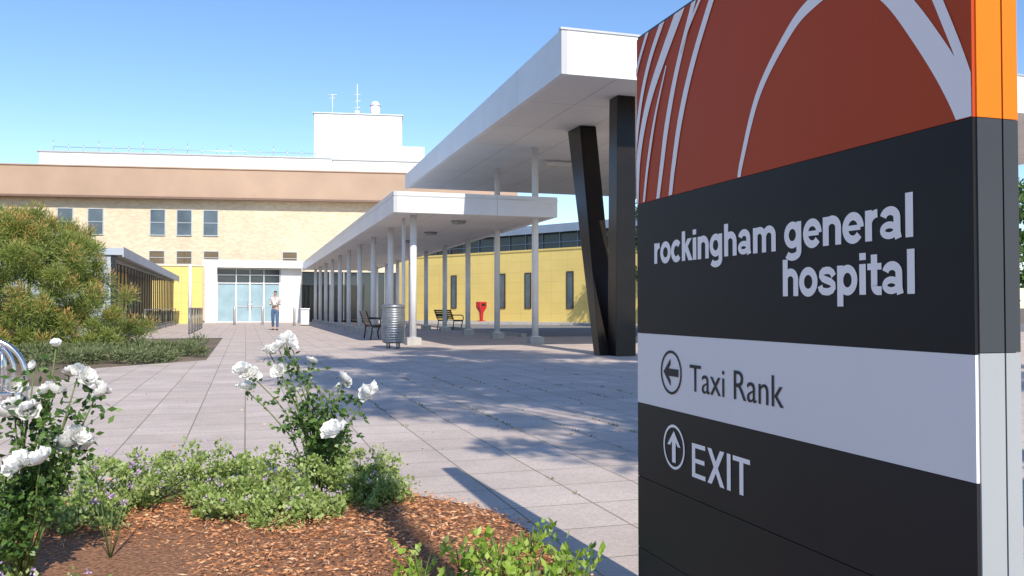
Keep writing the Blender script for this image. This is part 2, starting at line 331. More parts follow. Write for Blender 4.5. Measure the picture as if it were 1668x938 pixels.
def words(s,yl,yr,zb,xh,m):
    adv=sum(GL[c][0]-.03 for c in s)-.15; k=(yl-yr)/adv; pen=-.07
    bm=bmesh.new(); nst=0
    for c in s:
        for g in GL[c][1]:
            nst+=1; dep=-.0052-.00012*(nst%4)
            def T(p): return (dep,yl-(p[0]+pen)*k-2.0,zb+p[1]*xh)
            if g[0]=='P': bm.faces.new([bm.verts.new(T(p)) for p in g[1]])
            else:
                P=[Vector(p) for p in g[1]]; n=len(P); closed=(P[0]-P[-1]).length<1e-4; vs=[]
                for i in range(n):
                    a=P[i-1] if i>0 else (P[-2] if closed else P[0]); b_=P[i+1] if i<n-1 else (P[1] if closed else P[-1])
                    d1=(P[i]-a); d2=(b_-P[i])
                    if d1.length<1e-6:d1=d2
                    if d2.length<1e-6:d2=d1
                    d=(d1.normalized()+d2.normalized()).normalized(); nn=Vector((-d.y,d.x)); vs.append((bm.verts.new(T(P[i]+nn*g[2]/2)),bm.verts.new(T(P[i]-nn*g[2]/2))))
                for i in range(n-1): bm.faces.new([vs[i][0],vs[i][1],vs[i+1][1],vs[i+1][0]])
        pen+=GL[c][0]-.03
    me=bpy.data.meshes.new('lettering'); bm.to_mesh(me); bm.free(); me.materials.append(M[m])
    o=bpy.data.objects.new('lettering',me); col.objects.link(o); o.parent=S; o['label']=s
words('rockingham general',2.584,1.427,1.143,.0675,'letterwhite')
words('hospital',1.870,1.424,1.027,.0675,'letterwhite')
words('EXIT',2.337,2.035,.487,.102,'letterwhite')
def text(s,yl,yr,zb,h,m,off=0.0,sp=1.0,name='lettering'):
    c=bpy.data.curves.new(name,'FONT'); c.body=s; c.size=1; c.offset=off; c.resolution_u=6; c.space_character=sp
    o=bpy.data.objects.new('t',c); col.objects.link(o)
    dg=bpy.context.evaluated_depsgraph_get(); me=bpy.data.meshes.new_from_object(o.evaluated_get(dg))
    bpy.data.objects.remove(o)
    xs=[v.co.x for v in me.vertices]; x0,x1=min(xs),max(xs); asc=max(v.co.y for v in me.vertices)
    for v in me.vertices:
        X=(v.co.x-x0)/(x1-x0); v.co=Vector((-.006,yl+(yr-yl)*X-2,zb+v.co.y/asc*h))
    me.materials.clear(); me.materials.append(M[m]); me.name=name
    o=bpy.data.objects.new(name,me); col.objects.link(o); o.parent=S; o['label']=s
text('Taxi Rank',2.349,1.870,.745,.080,'letterblack',-.002)
def icon(Y,Z,R,m,up):
    b=MB(); n=40; vs=[]
    for k in range(n):
        t=2*math.pi*k/n
        for r in (R,R*.88): vs.append(sx(Y+r*math.cos(t),Z+r*math.sin(t),-.006))
    b.add(vs,[(2*k,2*k+1,(2*k+3)%(2*n),(2*k+2)%(2*n)) for k in range(n)])
    A=[(0,.72),(-.62,.05),(-.36,.05),(-.17,.24),(-.17,-.70),(.17,-.70),(.17,.24),(.36,.05),(.62,.05)]
    pts=[]
    for ax,ay in A:
        if not up: ax,ay=-ay,ax
        pts.append(sx(Y-ax*R,Z+ay*R,-.006))
    b.add(pts,[(0,1,2,3),(0,3,6),(3,4,5,6),(0,6,7,8)])
    b.obj('arrow_symbol',m,S)
icon(2.470,.792,.070,'letterblack',False); icon(2.452,.558,.070,'letterwhite',True)
p=thing('shadow_post',(.93,-1.0,0),'unseen grey metal post with a plate, added for its shadow','post')  # out-of-view post, added to throw a narrow shadow across the bed
MB().tube([(0,0,0),(0,0,4.5)],.06,12).obj('pole','galv',p); MB().box(-.12,.12,-.10,-.061,4.0,4.4).obj('plate','greyblue',p)
# ---------------------------------------------------------------- upper canopy
U=thing('entrance_canopy',(5.5,14.7,0),'large high white flat canopy on dark steel V columns','canopy')
W=17; Dp=16.2
def slab(b,x0,x1,y0,y1,zb0,zb1,zt0,zt1): return b.hexa([(x0,y0,zb0),(x1,y0,zb0),(x1,y1,zb1),(x0,y1,zb1),(x0,y0,zt0),(x1,y0,zt0),(x1,y1,zt1),(x0,y1,zt1)])
slab(MB(),.12,W,.12,Dp,5.33,5.33,6.0,5.7).obj('soffit','soffit',U)
slab(MB(),0,.12,0,Dp,5.28,5.30,6.10,5.80).obj('fascia','fascia',U)
slab(MB(),.12,W,0,.12,5.28,5.28,6.10,6.10).obj('fascia','fasciaf',U)
slab(MB(),-.02,W,-.02,.1,6.10,6.10,6.14,6.14).obj('roof_edge','alu',U)
V=thing('v_column',(7.16,16.1,0),'dark brown steel V shaped canopy column on the paving','column')
def leg(b,c0,c1,w0,w1,d0,d1,z0,z1):
    x0,y0=c0;x1,y1=c1
    b.hexa([(x0-w0/2,y0-d0/2,z0),(x0+w0/2,y0-d0/2,z0),(x0+w0/2,y0+d0/2,z0),(x0-w0/2,y0+d0/2,z0),(x1-w1/2,y1-d1/2,z1),(x1+w1/2,y1-d1/2,z1),(x1+w1/2,y1+d1/2,z1),(x1-w1/2,y1+d1/2,z1)]); return b
leg(MB(),(-.1,.18),(.62,3.3),.42,.42,.3,.8,.02,5.33).obj('leg','steel',V,.01)
leg(MB(),(.14,-.05),(.26,.15),.44,.40,.42,.42,.0,5.33).obj('leg','steel',V,.01)
V2=copything(V,(16.5,16.1,0))
V['group']=V2['group']='V columns under the high canopy'
MB().box(2.9,4.6,9.0,9.18,5.18,5.27).obj('cable_tray','alu',U)
# ---------------------------------------------------------------- lower canopy walkway
Wk=thing('walkway_canopy',(3.5,21.3,0),'long low white covered walkway roof leading to the entrance','canopy')
Ln=36
MB().box(.1,4.25,.1,Ln,3.42,3.80).obj('soffit','soffit',Wk)
MB().box(0,.1,0,Ln,3.37,3.9).obj('fascia','fascia',Wk)
MB().box(.1,4.35,0,.1,3.37,3.9).obj('fascia','fasciaf',Wk)
MB().box(4.25,4.35,.1,Ln,3.37,3.9).obj('fascia','fascia',Wk)
b=MB().box(-.012,0,-.012,Ln,3.78,3.81); b.box(-.012,4.36,-.012,0,3.78,3.81); b.obj('drip_trim','alu',Wk)
for ly in (2.2,6.0,9.8): 
    MB().tube([(2.2,ly,3.34),(2.2,ly,3.42)],[.18,.22],20).obj('ceiling_light','galv',Wk)
def column(h,sq=False):
    c=thing('canopy_column',(0,0,0),'round white steel column on a square concrete footing','column',0,'columns of the covered walkway')
    MB().tube([(0,0,.2),(0,0,h)],.09,16).obj('shaft','white_col',c)
    MB().box(-.19,.19,-.19,.19,0,.2).obj('footing','concrete',c,.012)
    MB().box(-.12,.12,-.12,.12,.2,.215).obj('base_plate','alu',c)
    return c
c=column(3.42); c.location=(4.2,22.35,0)
for i in range(1,10): copything(c,(4.2,22.35+3.7*i,0))
for i in range(2,9): copything(c,(7.5,22.1+3.7*i,0))
ct=column(5.33); ct.location=(7.5,22.1,0); ct['label']='tall round white column rising through the walkway roof'
copything(ct,(7.5,25.8,0))
dp=thing('downpipe',(4.1,23.25,0),'thin white downpipe beside a walkway column','pipe'); MB().tube([(0,0,0),(0,0,3.42)],.05,12).obj('pipe','white_col',dp)
MB().box(-.08,.08,-.05,.05,.02,.12).obj('shoe','concrete',dp)
# ---------------------------------------------------------------- entry building
E=thing('entrance_building',(0,57,0),'small white entrance block with glass double doors','building')
MB().box(-2.6,3.6,0,.35,3.5,3.98).obj('fascia','white',E)
MB().box(-2.5,3.5,.35,6,3.6,3.9).obj('roof','white',E)
MB().box(-2.45,-1.75,.02,1.1,0,3.5).obj('wall','white',E)
MB().box(2.15,3.45,.6,1.1,0,3.5).obj('wall','white',E)
MB().box(-1.75,2.15,.7,.78,2.55,3.5).obj('window','glass',E,label='dark glass transom above the doors')
b=MB()
for xx in (-1.75,-.6,.24,1.1,2.1): b.box(xx-.05,xx+.05,.6,.69,0,2.6)
for xx in (-1.75,-.6,.24,1.1,2.1): b.box(xx-.02,xx+.02,.6,.69,2.6,3.5)
for zz in (0.02,2.50,3.02,3.42): b.box(-1.75,2.15,.61,.685,zz,zz+.06)
b.obj('door_frame','white_col',E)
for x0,x1 in ((-1.72,-.63),(1.13,2.07)): MB().box(x0,x1,.7,.75,.08,2.52).obj('window','frost',E)
for x0,x1,hx in ((-.57,.21,.12),(.27,1.07,.33)):
    d=MB().box(x0,x1,.7,.75,.08,2.52).obj('door','frost',E); MB().tube([(hx,.62,.85),(hx,.62,1.35)],.018,8).obj('handle','chrome',d)
    MB().box(x0+.04,x1-.04,.67,.70,1.0,1.08).obj('push_bar','alu',d)
K=thing('link_building',(3.5,59,0),'dark glazed link wall behind the walkway','building')
MB().box(0.0,8.5,0,.3,0,3.35).obj('wall','glass',K)
b=MB()
for i in range(10): b.box(i*.93,i*.93+.07,-.06,0,0,3.35)
b.obj('window_frame','alu',K)
MB().box(0,9,-.1,8,3.36,4.05).obj('roof','creamroof',K)
Yl=thing('yellow_wall',(-8.5,55,0),'yellow panelled wall between the wing and the entrance','wall')
MB().box(0,6.0,0,.3,0,3.45).obj('wall','yellow',Yl); MB().box(-.05,6.05,-.06,.36,3.45,3.55).obj('coping','creamroof',Yl)
pw=thing('white_pole',(-2.8,48,0),'plain white round steel pole on paving','pole'); MB().tube([(0,0,0),(0,0,3.25)],[.09,.08],14).obj('shaft','white_col',pw)
MB().box(-.14,.14,-.14,.14,0.012,.05).obj('base_plate','alu',pw)
# ---------------------------------------------------------------- right yellow building
dv=Vector((7.4,-12.8)); ang=math.atan2(dv.y,dv.x)
R=thing('yellow_building',(10.9,57.3,0),'yellow panelled single storey block with narrow windows','building',ang)
MB().box(-2.6,22,0,.3,0,4.3).obj('wall','yellow',R); MB().box(-2.6,22,-.05,.4,4.3,4.4).obj('coping','yellow',R)
MB().box(-2.5,22,2.5,2.8,4.2,5.7).obj('window','glass',R,label='dark clerestory louvres')
b=MB()
for i in range(18): b.box(-2+i*1.4,-1.95+i*1.4,2.42,2.5,4.3,5.7)
b.box(-2.5,22,2.40,2.49,4.95,5.0)
b.obj('window_frame','bluegrey',R)
b=MB(); b.hexa([(-3,1.9,5.55),(22,1.9,5.55),(22,9,6.6),(-3,9,6.6),(-3,1.9,6.05),(22,1.9,6.05),(22,9,6.9),(-3,9,6.9)]); b.obj('roof','bluegrey',R)
for u in (3.6,7.9,10.0,13.2):
    wd=MB().box(u,u+.42,-.03,.02,.95,3.0).obj('window','glassblue',R); 
    b=MB(); b.box(u-.04,u,-.05,0,.91,3.04).box(u+.42,u+.46,-.05,0,.91,3.04).box(u,u+.42,-.05,0,3.0,3.04).box(u,u+.42,-.05,0,.91,.95); b.obj('frame','black',wd)
# ---------------------------------------------------------------- left wing
Lw=thing('low_wing',(-3.9,29.2,0),'low covered wing with vertical slats and a flat roof','building')
slab(MB(),-7,.22,-.1,23.3,2.62,2.50,2.84,2.72).obj('roof','greyblue',Lw)
slab(MB(),.22,.26,-.12,23.3,2.56,2.44,2.87,2.75).obj('roof_edge','greyblue',Lw)
MB().box(-7,-.12,-.02,.2,0,2.60).obj('wall','greyblue',Lw)
M['yw']=mat('yellow_render',(.80,.60,.18),.7,.12,1)
MB().box(-1.3,-1.2,.2,13.0,0,2.48).obj('wall','yw',Lw); MB().box(-1.3,-1.2,13.0,23.1,0,2.48).obj('wall','dark',Lw)
b=MB()
for i in range(26): b.box(-.05,.0,.6+i*.88,.66+i*.88,.2,2.46)
b.obj('slat_screen','slat',Lw)
b=MB(); b.box(-.10,.03,-.03,.14,0,2.60); b.box(-.07,.01,.14,23.1,2.38,2.47); b.box(-.07,.01,.14,23.1,.14,.24); b.obj('screen_frame','black',Lw)
MB().box(-.2,.1,.2,23.1,0,.14).obj('plinth','concrete',Lw)
b=MB(); b.tube([(.25,6,.9),(.25,21,.9)],.025,8)
for i in range(6): b.tube([(.25,6+i*3,.0),(.25,6+i*3,.9)],.02,8)
b.obj('handrail','galv',Lw)
# ---------------------------------------------------------------- main building
ang=math.atan2(-4.1,27.2)
B=thing('hospital_building',(-16.3,67.9,0),'two storey cream brick hospital block with brown roof band','building',ang)
MB().box(-24,36,.8,14,0,9).obj('wall','cream',B)
b=MB(); b.box(-24.5,36.5,0,14,8.95,11.0); b.obj('roof_band','brown',B)
MB().box(-24.5,36.5,-.06,.3,8.8,8.95).obj('band_lip','brownlip',B); MB().box(-24.5,36.5,-.08,.3,11.0,11.08).obj('band_cap','brown',B)
def win(u,wd,z0,z1,mm='glassblue'):
    u-=.6
    f=MB(); f.box(u-.05,u,.72,.8,z0-.05,z1+.05).box(u+wd,u+wd+.05,.72,.8,z0-.05,z1+.05).box(u,u+wd,.72,.8,z1,z1+.05).box(u,u+wd,.70,.8,z0-.06,z0)
    f.box(u,u+wd,.73,.8,(z0+z1)/2-.02,(z0+z1)/2+.02)
    fo=f.obj('window','alu',B); MB().box(u,u+wd,.76,.805,z0,z1).obj('pane',mm,fo)
for u in (-6,-2.5,-.6,3.95,6.0,10.25,12.1,13.95): win(u,.98,6.25,8.05)
for u in (10.2,12.1,14.0,19.6,23.5): win(u,1.0,4.15,5.05,'louvre')
MB().box(-1,22.3,9,11,11,13.5).obj('upper_wall','white',B)
MB().box(-1.2,22.5,8.9,11.2,13.5,13.62).obj('upper_roof','alu',B)
MB().box(22.3,30,6,11,11,12.9).obj('upper_wall','white',B); MB().box(22.2,30.1,5.9,11.1,12.9,13.0).obj('upper_roof','alu',B)
MB().box(20.3,28,12.5,20,11,18.1).obj('plant_room','white',B,.03); MB().box(28,30,12.7,20,11,15.4).obj('plant_room','white',B)
MB().box(20.2,28.1,12.4,20.1,18.1,18.2).obj('roof_edge','alu',B)
b=MB(); b.tube([(25.6,15,18.1),(25.6,15,19.5)],.45,16); b.tube([(25.6,15,19.6),(25.6,15,19.9)],[.5,.25],16); b.tube([(25.6,15,19.5),(25.6,15,19.6)],[.52,.5],16); b.obj('chimney','white_col',B)
b=MB(); b.tube([(24,14,18.1),(24,14,21.2)],.04,6)
for z in (19,19.6,20.2): b.tube([(23.7,14,z),(24.3,14,z+.1)],.03,6)
b.tube([(23.8,14,18.6),(24.2,14,18.6)],.2,8); b.obj('antenna','white_col',B)
b=MB(); b.tube([(21.8,14,18.1),(21.8,14,20.2)],.035,6); b.tube([(21.3,14,20.1),(22.2,14,20.2)],.03,6); b.tube([(21.5,14,19.8),(22.0,14,19.9)],.03,6); b.obj('antenna','white_col',B)
b=MB()
for i in range(20): b.tube([(i*1.15,9.2,13.6),(i*1.15,9.2,14.15 if i%3 else 14.5)],.03,6)
b.tube([(0,9.2,13.95),(21.8,9.2,13.95)],.025,6)
b.obj('roof_railing','alu',B)
# ---------------------------------------------------------------- litter bin
T=thing('litter_bin',(3.37,20.5,0),'ribbed galvanised round litter bin on short legs','bin')
prof=[(.0,.14),(.2,.14)]
for i in range(14):
    z=.16+i*.058; r=.245+.03*math.sin(math.pi*i/13)
    prof+=[(r,z),(r+.016,z+.02),(r+.016,z+.036),(r,z+.05)]
prof+=[(.27,.985),(.285,1.0),(.285,1.03),(.24,1.06),(.17,1.07),(.16,1.03),(.0,1.0)]
MB().lathe(prof,28).obj('bin_body','galv',T)
for k in range(4): a=k*math.pi/2+.4; MB().tube([(.17*math.cos(a),.17*math.sin(a),.012),(.17*math.cos(a),.17*math.sin(a),.16)],.022,8).obj('leg','galv',T)
# ---------------------------------------------------------------- benches
def bench(loc,rot):
    e=thing('park_bench',loc,'black slatted park bench with curled arm rests','bench',rot,'black benches beside the walkway')
    b=MB()
    for i in range(5): b.box(.05+i*.085,.12+i*.085,-.8,.8,.43,.455)
    b.obj('seat','black',e,.004)
    b=MB()
    for i in range(5):
        x=-.02-i*.03; z=.5+i*.08; b.hexa([(x,-.8,z),(x+.02,-.8,z),(x+.02,.8,z),(x,.8,z),(x-.02,-.8,z+.065),(x,-.8,z+.065),(x,.8,z+.065),(x-.02,.8,z+.065)])
    b.obj('backrest','black',e)
    for y in (-.72,.72):
        b=MB(); b.tube([(-.02,y,.02),(.02,y,.25),(.03,y,.42),(-.04,y,.55),(-.15,y,.88)],.022,8)
        b.tube([(.03,y,.41),(.46,y,.41)],.02,8); b.tube([(.44,y,.02),(.4,y,.2),(.46,y,.41),(.5,y,.55),(.46,y,.64),(.36,y,.66),(-.05,y,.66)],.022,8); b.obj('leg','black',e)
    return e
e1=bench((3.55,26.3,0),0); bench((8.2,36.2,0),.25)
# ---------------------------------------------------------------- red post box like stand
F=thing('red_pedestal_box',(13.6,50.2,.14),'red box on a tapered pedestal standing on the footpath','pedestal',.5)
b=MB(); b.box(-.2,.2,-.16,.16,0,.05); leg(b,(0,0),(0,0),.16,.22,.14,.18,.05,.55); b.obj('pedestal','red',F,.01)
b=MB(); leg(b,(0,0),(0,0),.24,.56,.2,.34,.55,.82); b.box(-.29,.29,-.18,.18,.82,1.18); b.obj('box_head','red',F,.02)
MB().box(-.16,.16,-.186,-.178,.92,1.08).obj('panel','black',F)
def bollard(h=1.0):
    e=thing('bollard',(0,0,0),'short stainless steel bollard near the entrance doors','bollard',0,'bollards by the entrance')
    MB().tube([(0,0,0),(0,0,h-.05),(0,0,h)],[.07,.07,.05],14).obj('post','alu',e); MB().tube([(0,0,.012),(0,0,.03)],.1,14).obj('base_ring','chrome',e); return e
bo=bollard(); bo.location=(-.6,50,0)
copything(bo,(.9,50,0)); copything(bo,(2.4,46,0))
bx=thing('ash_bin',(3.0,47,0),'pale grey square ash bin beside the walkway','bin'); MB().box(-.22,.22,-.2,.2,.06,.85).obj('bin_body','white_col',bx,.02); MB().box(-.25,.25,-.23,.23,.85,.93).obj('lid','alu',bx,.01); MB().box(-.18,.18,-.16,.16,0.01,.06).obj('base','black',bx)
H=thing('ramp_handrail',(-1.95,33,0),'grey tubular ramp handrail with vertical bars','railing')
b=MB(); b.tube([(0,0,.95),(0,9.5,.95)],.025,8); b.tube([(0,0,.12),(0,9.5,.12)],.02,8)
for i in range(6): b.tube([(0,i*1.9,0),(0,i*1.9,.95)],.025,8)
b.obj('rail','galv',H)
b=MB()
for i in range(24): b.tube([(0,i*.395,.12),(0,i*.395,.95)],.007,5)
b.obj('balusters','galv',H)
G=thing('steel_barrier',(-3.4,8.95,0),'curved stainless steel tubular barrier beside roses','railing',0,'steel barriers beside the garden')
b=MB()
def arc(c,r,a0,a1,n=8): return [(c[0]+r*math.cos(a0+(a1-a0)*i/n),0,c[1]+r*math.sin(a0+(a1-a0)*i/n)) for i in range(n+1)]
b.tube([(0,0,0)]+arc((.15,.55),.15,math.pi,math.pi/2)+arc((1.13,.38),.32,math.pi/2,0)+[(1.45,0,0)],.025,12)
b.tube([(0,0,.2),(1.45,0,.2)],.018,10)
b.obj('frame','chrome',G)
b=MB()
for i in range(9): b.tube([(.14+i*.14,0,.2),(.14+i*.14,0,.67)],.010,8)
b.obj('bars','chrome',G)
G2=copything(G,(-3.62,9.5,0)); G3=copything(G,(-3.84,10.1,0))
# ---------------------------------------------------------------- person
def skinmesh(name,J,Ed,rad,m,parent,root=0,sub=2):
    me=bpy.data.meshes.new(name); me.from_pydata(J,Ed,[]); o=bpy.data.objects.new(name,me); col.objects.link(o)
    sk=o.modifiers.new('s','SKIN'); sk.use_smooth_shade=True
    dl=me.skin_vertices[0].data
    for i,r in enumerate(rad):
        rr=r if hasattr(r,'__len__') else (r,r); dl[i].radius=rr; dl[i].use_root=(i==root)
    ss=o.modifiers.new('u','SUBSURF'); ss.levels=sub; ss.render_levels=sub
    dg=bpy.context.evaluated_depsgraph_get(); m2=bpy.data.meshes.new_from_object(o.evaluated_get(dg)); m2.name=name
    bpy.data.objects.remove(o); m2.materials.clear(); m2.materials.append(M[m])
    for p in m2.polygons: p.use_smooth=True
    o=bpy.data.objects.new(name,m2); col.objects.link(o)
    if parent:o.parent=parent
    return o
J=[(0,0,.93),(0,.01,1.14),(0,.0,1.33),(0,0,1.44),(0,-.015,1.50),(0,-.03,1.56),(0,-.02,1.63)]
Rd=[(.13,.10),(.115,.09),(.13,.10),(.06,.055),(.048,.048),(.07,.08),(.068,.075)]
Ed=[(0,1),(1,2),(2,3),(3,4),(4,5),(5,6)]
def chain(start,pts,rs):
    prev=start
    for p,r in zip(pts,rs):
        J.append(p);Rd.append(r);Ed.append((prev,len(J)-1));prev=len(J)-1
    return prev
for sg in (1,-1):
    h=chain(2,[(sg*.16,0,1.38),(sg*.215,.04,1.10),(sg*.11,-.19,1.14),(sg*.065,-.25,1.165)],[.052,.038,.024,.028])
    for k in range(4):
        q=(k-1.5)*.018
        chain(h,[(sg*.05,-.275,1.175+q),(sg*.02,-.29,1.178+q*1.1),(sg*.005,-.27,1.178+q)],[.010,.009,.008])
    chain(h,[(sg*.06,-.25,1.20),(sg*.035,-.255,1.225)],[.011,.009])
chain(0,[(.09,0,.86),(.10,-.13,.49),(.10,-.08,.09),(.10,-.2,.045)],[.085,.056,.038,.034])
chain(0,[(-.09,0,.86),(-.10,.02,.48),(-.11,.17,.12),(-.11,.08,.045)],[.085,.056,.038,.034])
Pn=skinmesh('person',J,Ed,Rd,'skin',None)
Pn.location=(1.2,38.1,0); Pn.rotation_euler=(0,0,-.15)
tag(Pn,'person in a pale patterned top and blue jeans walking','person')
J=[(0,0,.98),(0,.01,1.14),(0,0,1.33),(0,0,1.415)];Rd=[(.155,.125),(.135,.11),(.145,.115),(.07,.065)];Ed=[(0,1),(1,2),(2,3)]
for sg in (1,-1): chain(2,[(sg*.165,0,1.375),(sg*.215,.04,1.13),(sg*.18,-.04,1.115)],[.066,.055,.048])
skinmesh('shirt',J,Ed,Rd,'shirt',Pn)
J=[(0,0,.97),(0,0,.9)];Rd=[(.14,.115),(.145,.12)];Ed=[(0,1)]
chain(1,[(.09,0,.83),(.10,-.13,.49),(.10,-.08,.12)],[.1,.072,.058]); chain(1,[(-.09,0,.83),(-.10,.02,.48),(-.11,.16,.15)],[.1,.072,.058])
skinmesh('trousers',J,Ed,Rd,'jeans',Pn)
J=[(0,-.02,1.675),(0,.02,1.64),(0,.055,1.58),(0,.06,1.50)];Rd=[.058,.078,.07,.05];Ed=[(0,1),(1,2),(2,3)]
skinmesh('hair',J,Ed,Rd,'hair',Pn)
for sg,yy,zz in ((1,-.14,.045),(-1,.12,.045)):
    J=[(sg*.105,yy+.06,zz),(sg*.105,yy-.02,zz),(sg*.105,yy-.1,zz-.005)];skinmesh('shoe',J,[(0,1),(1,2)],[.045,.045,.038],'black',Pn)
for sg in(1,-1): MB().lathe([(0,1.575),(.011,1.58),(.011,1.59),(0,1.595)],8,(sg*.03,-.105)).obj('eye','black',Pn)
b=MB(); b.add([(0,-.105,1.585),(.015,-.1,1.55),(-.015,-.1,1.55),(0,-.13,1.552)],[(0,1,3),(0,3,2),(1,2,3)],True); b.obj('nose','skin',Pn)
MB().box(-.022,.022,-.108,-.098,1.527,1.535).obj('mouth','red',Pn)
ph=MB().box(-.06,.06,-.305,-.292,1.13,1.24).obj('paper_card','white',None); ph.location=Pn.location; ph.rotation_euler=Pn.rotation_euler; tag(ph,'small white card held in both hands','card')
# ---------------------------------------------------------------- vegetation
def tree(name,loc,h,cr,n,per,label,leaf='gum',lL=.16,lW=.05,zlo=.45,cat='tree',trunk=.14,clr=(.35,.8)):
    e=thing(name,loc,label,cat)
    b=MB(); top=[(0,0,0)]; x=y=0
    for i in range(1,6): x+=random.uniform(-.12,.12)*h*.15; y+=random.uniform(-.12,.12)*h*.15; top.append((x,y,h*.8*i/5))
    b.tube(top,[trunk*(1-.15*i) for i in range(6)],10)
    C=[];Rr=[]
    for i in range(n):
        a=random.uniform(0,6.28); zz=random.uniform(zlo,1)*h; rad=cr*math.sqrt(random.random())*math.sin(math.pi*min(1,max(.15,(zz/h-zlo)/(1-zlo)*.8+.15)))
        c=(rad*math.cos(a),rad*math.sin(a),zz); C.append(c); Rr.append(random.uniform(*clr))
        k=min(4,max(1,int(zz/h*5)-1)); s=Vector(top[k]); m=(s+Vector(c))/2+Vector((0,0,.05*h)); b.tube([s,m,c],[trunk*.35,trunk*.2,trunk*.06],6)
    b.obj('trunk','bark',e)
    P,D=clumps(C,Rr,per,-.2,.2,.8); leafobj('crown',leaf,P,D,rng.uniform(.6,1.2,len(P))*lL,lW,e)
    return e
gl='tall gum tree with open grey green crown'
tree('gum_tree',(3.9,-.6,0),8.0,1.9,34,260,gl,'gum',.16,.05,.52,'tree',.11,(.25,.55))
tree('gum_tree',(4.5,-3.3,0),13.5,3.6,72,440,gl,'gum',.2,.07,.52)
tree('gum_tree',(5.0,0.2,0),15.5,3.9,76,440,gl,'gum',.22,.07,.56)
tree('gum_tree',(10.2,-1.5,0),14,3.6,50,400,gl,'gum',.22,.065,.55)
tree('shade_tree',(18.9,38,0),7.0,2.4,24,300,'leafy shade tree beside the drop off road','gum',.2,.07,.35)
tree('shade_tree',(34,33,0),8,4.5,40,300,'leafy shade tree beside the drop off road','rosegreen',.25,.1,.15)
# grevillea bush
gb=thing('grevillea_bush',(-4.35,20.1,0),'large green and golden needle leaved bush in garden','bush')
C=[];Rr=[];b=MB()
for i in range(330):
    a=random.uniform(0,6.28); t=random.random()**1.15
    zz=.15+2.8*t; rmax=2.05*(1-(max(0,zz-.8)/2.75)**1.8)*(1+.12*math.sin(3*a+zz*2.8))+.12
    rad=rmax*random.uniform(.15,1.0)**.6
    c=(rad*math.cos(a)-.30*t,rad*math.sin(a),zz); C.append(c); Rr.append(random.uniform(.14,.32))
    if i%9==0: b.tube([(0,0,.05),(c[0]*.4,c[1]*.4,zz*.6),c],[.03,.015,.005],5)
b.obj('branches','bark',gb)
P,D=clumps(C,Rr,400,.5,.1,1.0); leafobj('crown','grev',P,D,rng.uniform(.06,.15,len(P)),.015,gb)
C2=[(c[0]*1.05,c[1]*1.05,c[2]+.10) for c in C if random.random()<.42]
P,D=clumps(C2,[.18]*len(C2),110,.8,.2,1.1); leafobj('golden_tips','grevtip',P,D,rng.uniform(.05,.13,len(P)),.014,gb,'stuff')
n=150; C=[]
for _ in range(n):
    x_,y_=random.uniform(-5,-.75),random.uniform(16,21.5)
    C.append((x_,y_,random.uniform(.0,.10)+.08*(math.sin(x_*2.3)*math.sin(y_*1.7)+1)))
C=[c for c in C if not(c[0]>-1.3 and c[1]<17.3)]
P,D=clumps(C,[random.uniform(.15,.36) for _ in C],230,.6,.2,.5); P[:,2]=abs(P[:,2])
tag(leafobj('groundcover_mat','greygreen',P,D,rng.uniform(.04,.10,len(P)),.022,kind='stuff'),'low grey green groundcover in the left garden','groundcover')
C=[(random.uniform(-9,-4.6),random.uniform(11,18),random.uniform(.1,.5)) for _ in range(50)]
P,D=clumps(C,[random.uniform(.35,.6) for _ in C],300,.5,.2,.8); P[:,2]=abs(P[:,2])
tag(leafobj('shrub_mass','rosegreen',P,D,rng.uniform(.06,.1,len(P)),.04,kind='stuff'),'dark green low shrubs filling the garden','shrubs')
def mound(x,y,r,h,per=2300,flow=11,leaf='greenbright',ls=(.012,.026),label='sprawling bright green geranium with small purple flowers'):
    e=thing('flowering_geranium',(x,y,.02),label,'plant',0,'geranium plants in the garden bed')
    C=[];Rr=[];nn=30
    for i in range(nn):
        a=random.uniform(0,6.28); q=math.sqrt(random.random()); C.append((1.25*r*q*math.cos(a),1.25*r*q*math.sin(a),h*(.12+.9*random.random()*(1-.5*q)))); Rr.append(random.uniform(.025,.08))
    P,D=clumps(C,Rr,per//nn,.6,.15,.8); P[:,2]=abs(P[:,2]); l=rng.uniform(ls[0],ls[1],len(P))
    leafobj('foliage',leaf,P,D,l,l*.8,e)
    b=MB()
    for c in C: b.tube([(c[0]*.3,c[1]*.3,0),(c[0]*.7,c[1]*.7,c[2]*.6),c],.003,4)
    b.obj('stem','stem',e)
    if flow:
        FC=[]
        for i in range(flow):
            c=random.choice(C); FC.append((c[0]+random.uniform(-.08,.08),c[1]+random.uniform(-.08,.08),c[2]+random.uniform(.03,.09)))
        P,D=clumps(FC,[.008]*flow,9,.3,.3); o=leafobj('flower_heads','purple',P,D,.011,.008,e,'stuff')
    return e
for x,y,r,h in [(-.82,4.75,.27,.26),(-.52,4.62,.26,.28),(-.22,4.7,.27,.31),(.06,4.55,.25,.28),(.34,4.42,.25,.31),(.60,4.55,.2,.26),(-.05,4.25,.18,.15),(.22,4.1,.16,.13),(-1.15,4.6,.28,.28),(-.7,4.3,.16,.13),(.62,4.3,.13,.15)]: mound(x,y,r,h)
for x,y,r,h in [(-.52,3.0,.10,.13),(-.75,2.95,.16,.16)]: mound(x,y,r,h,500,7,'greenbright',(.013,.025))
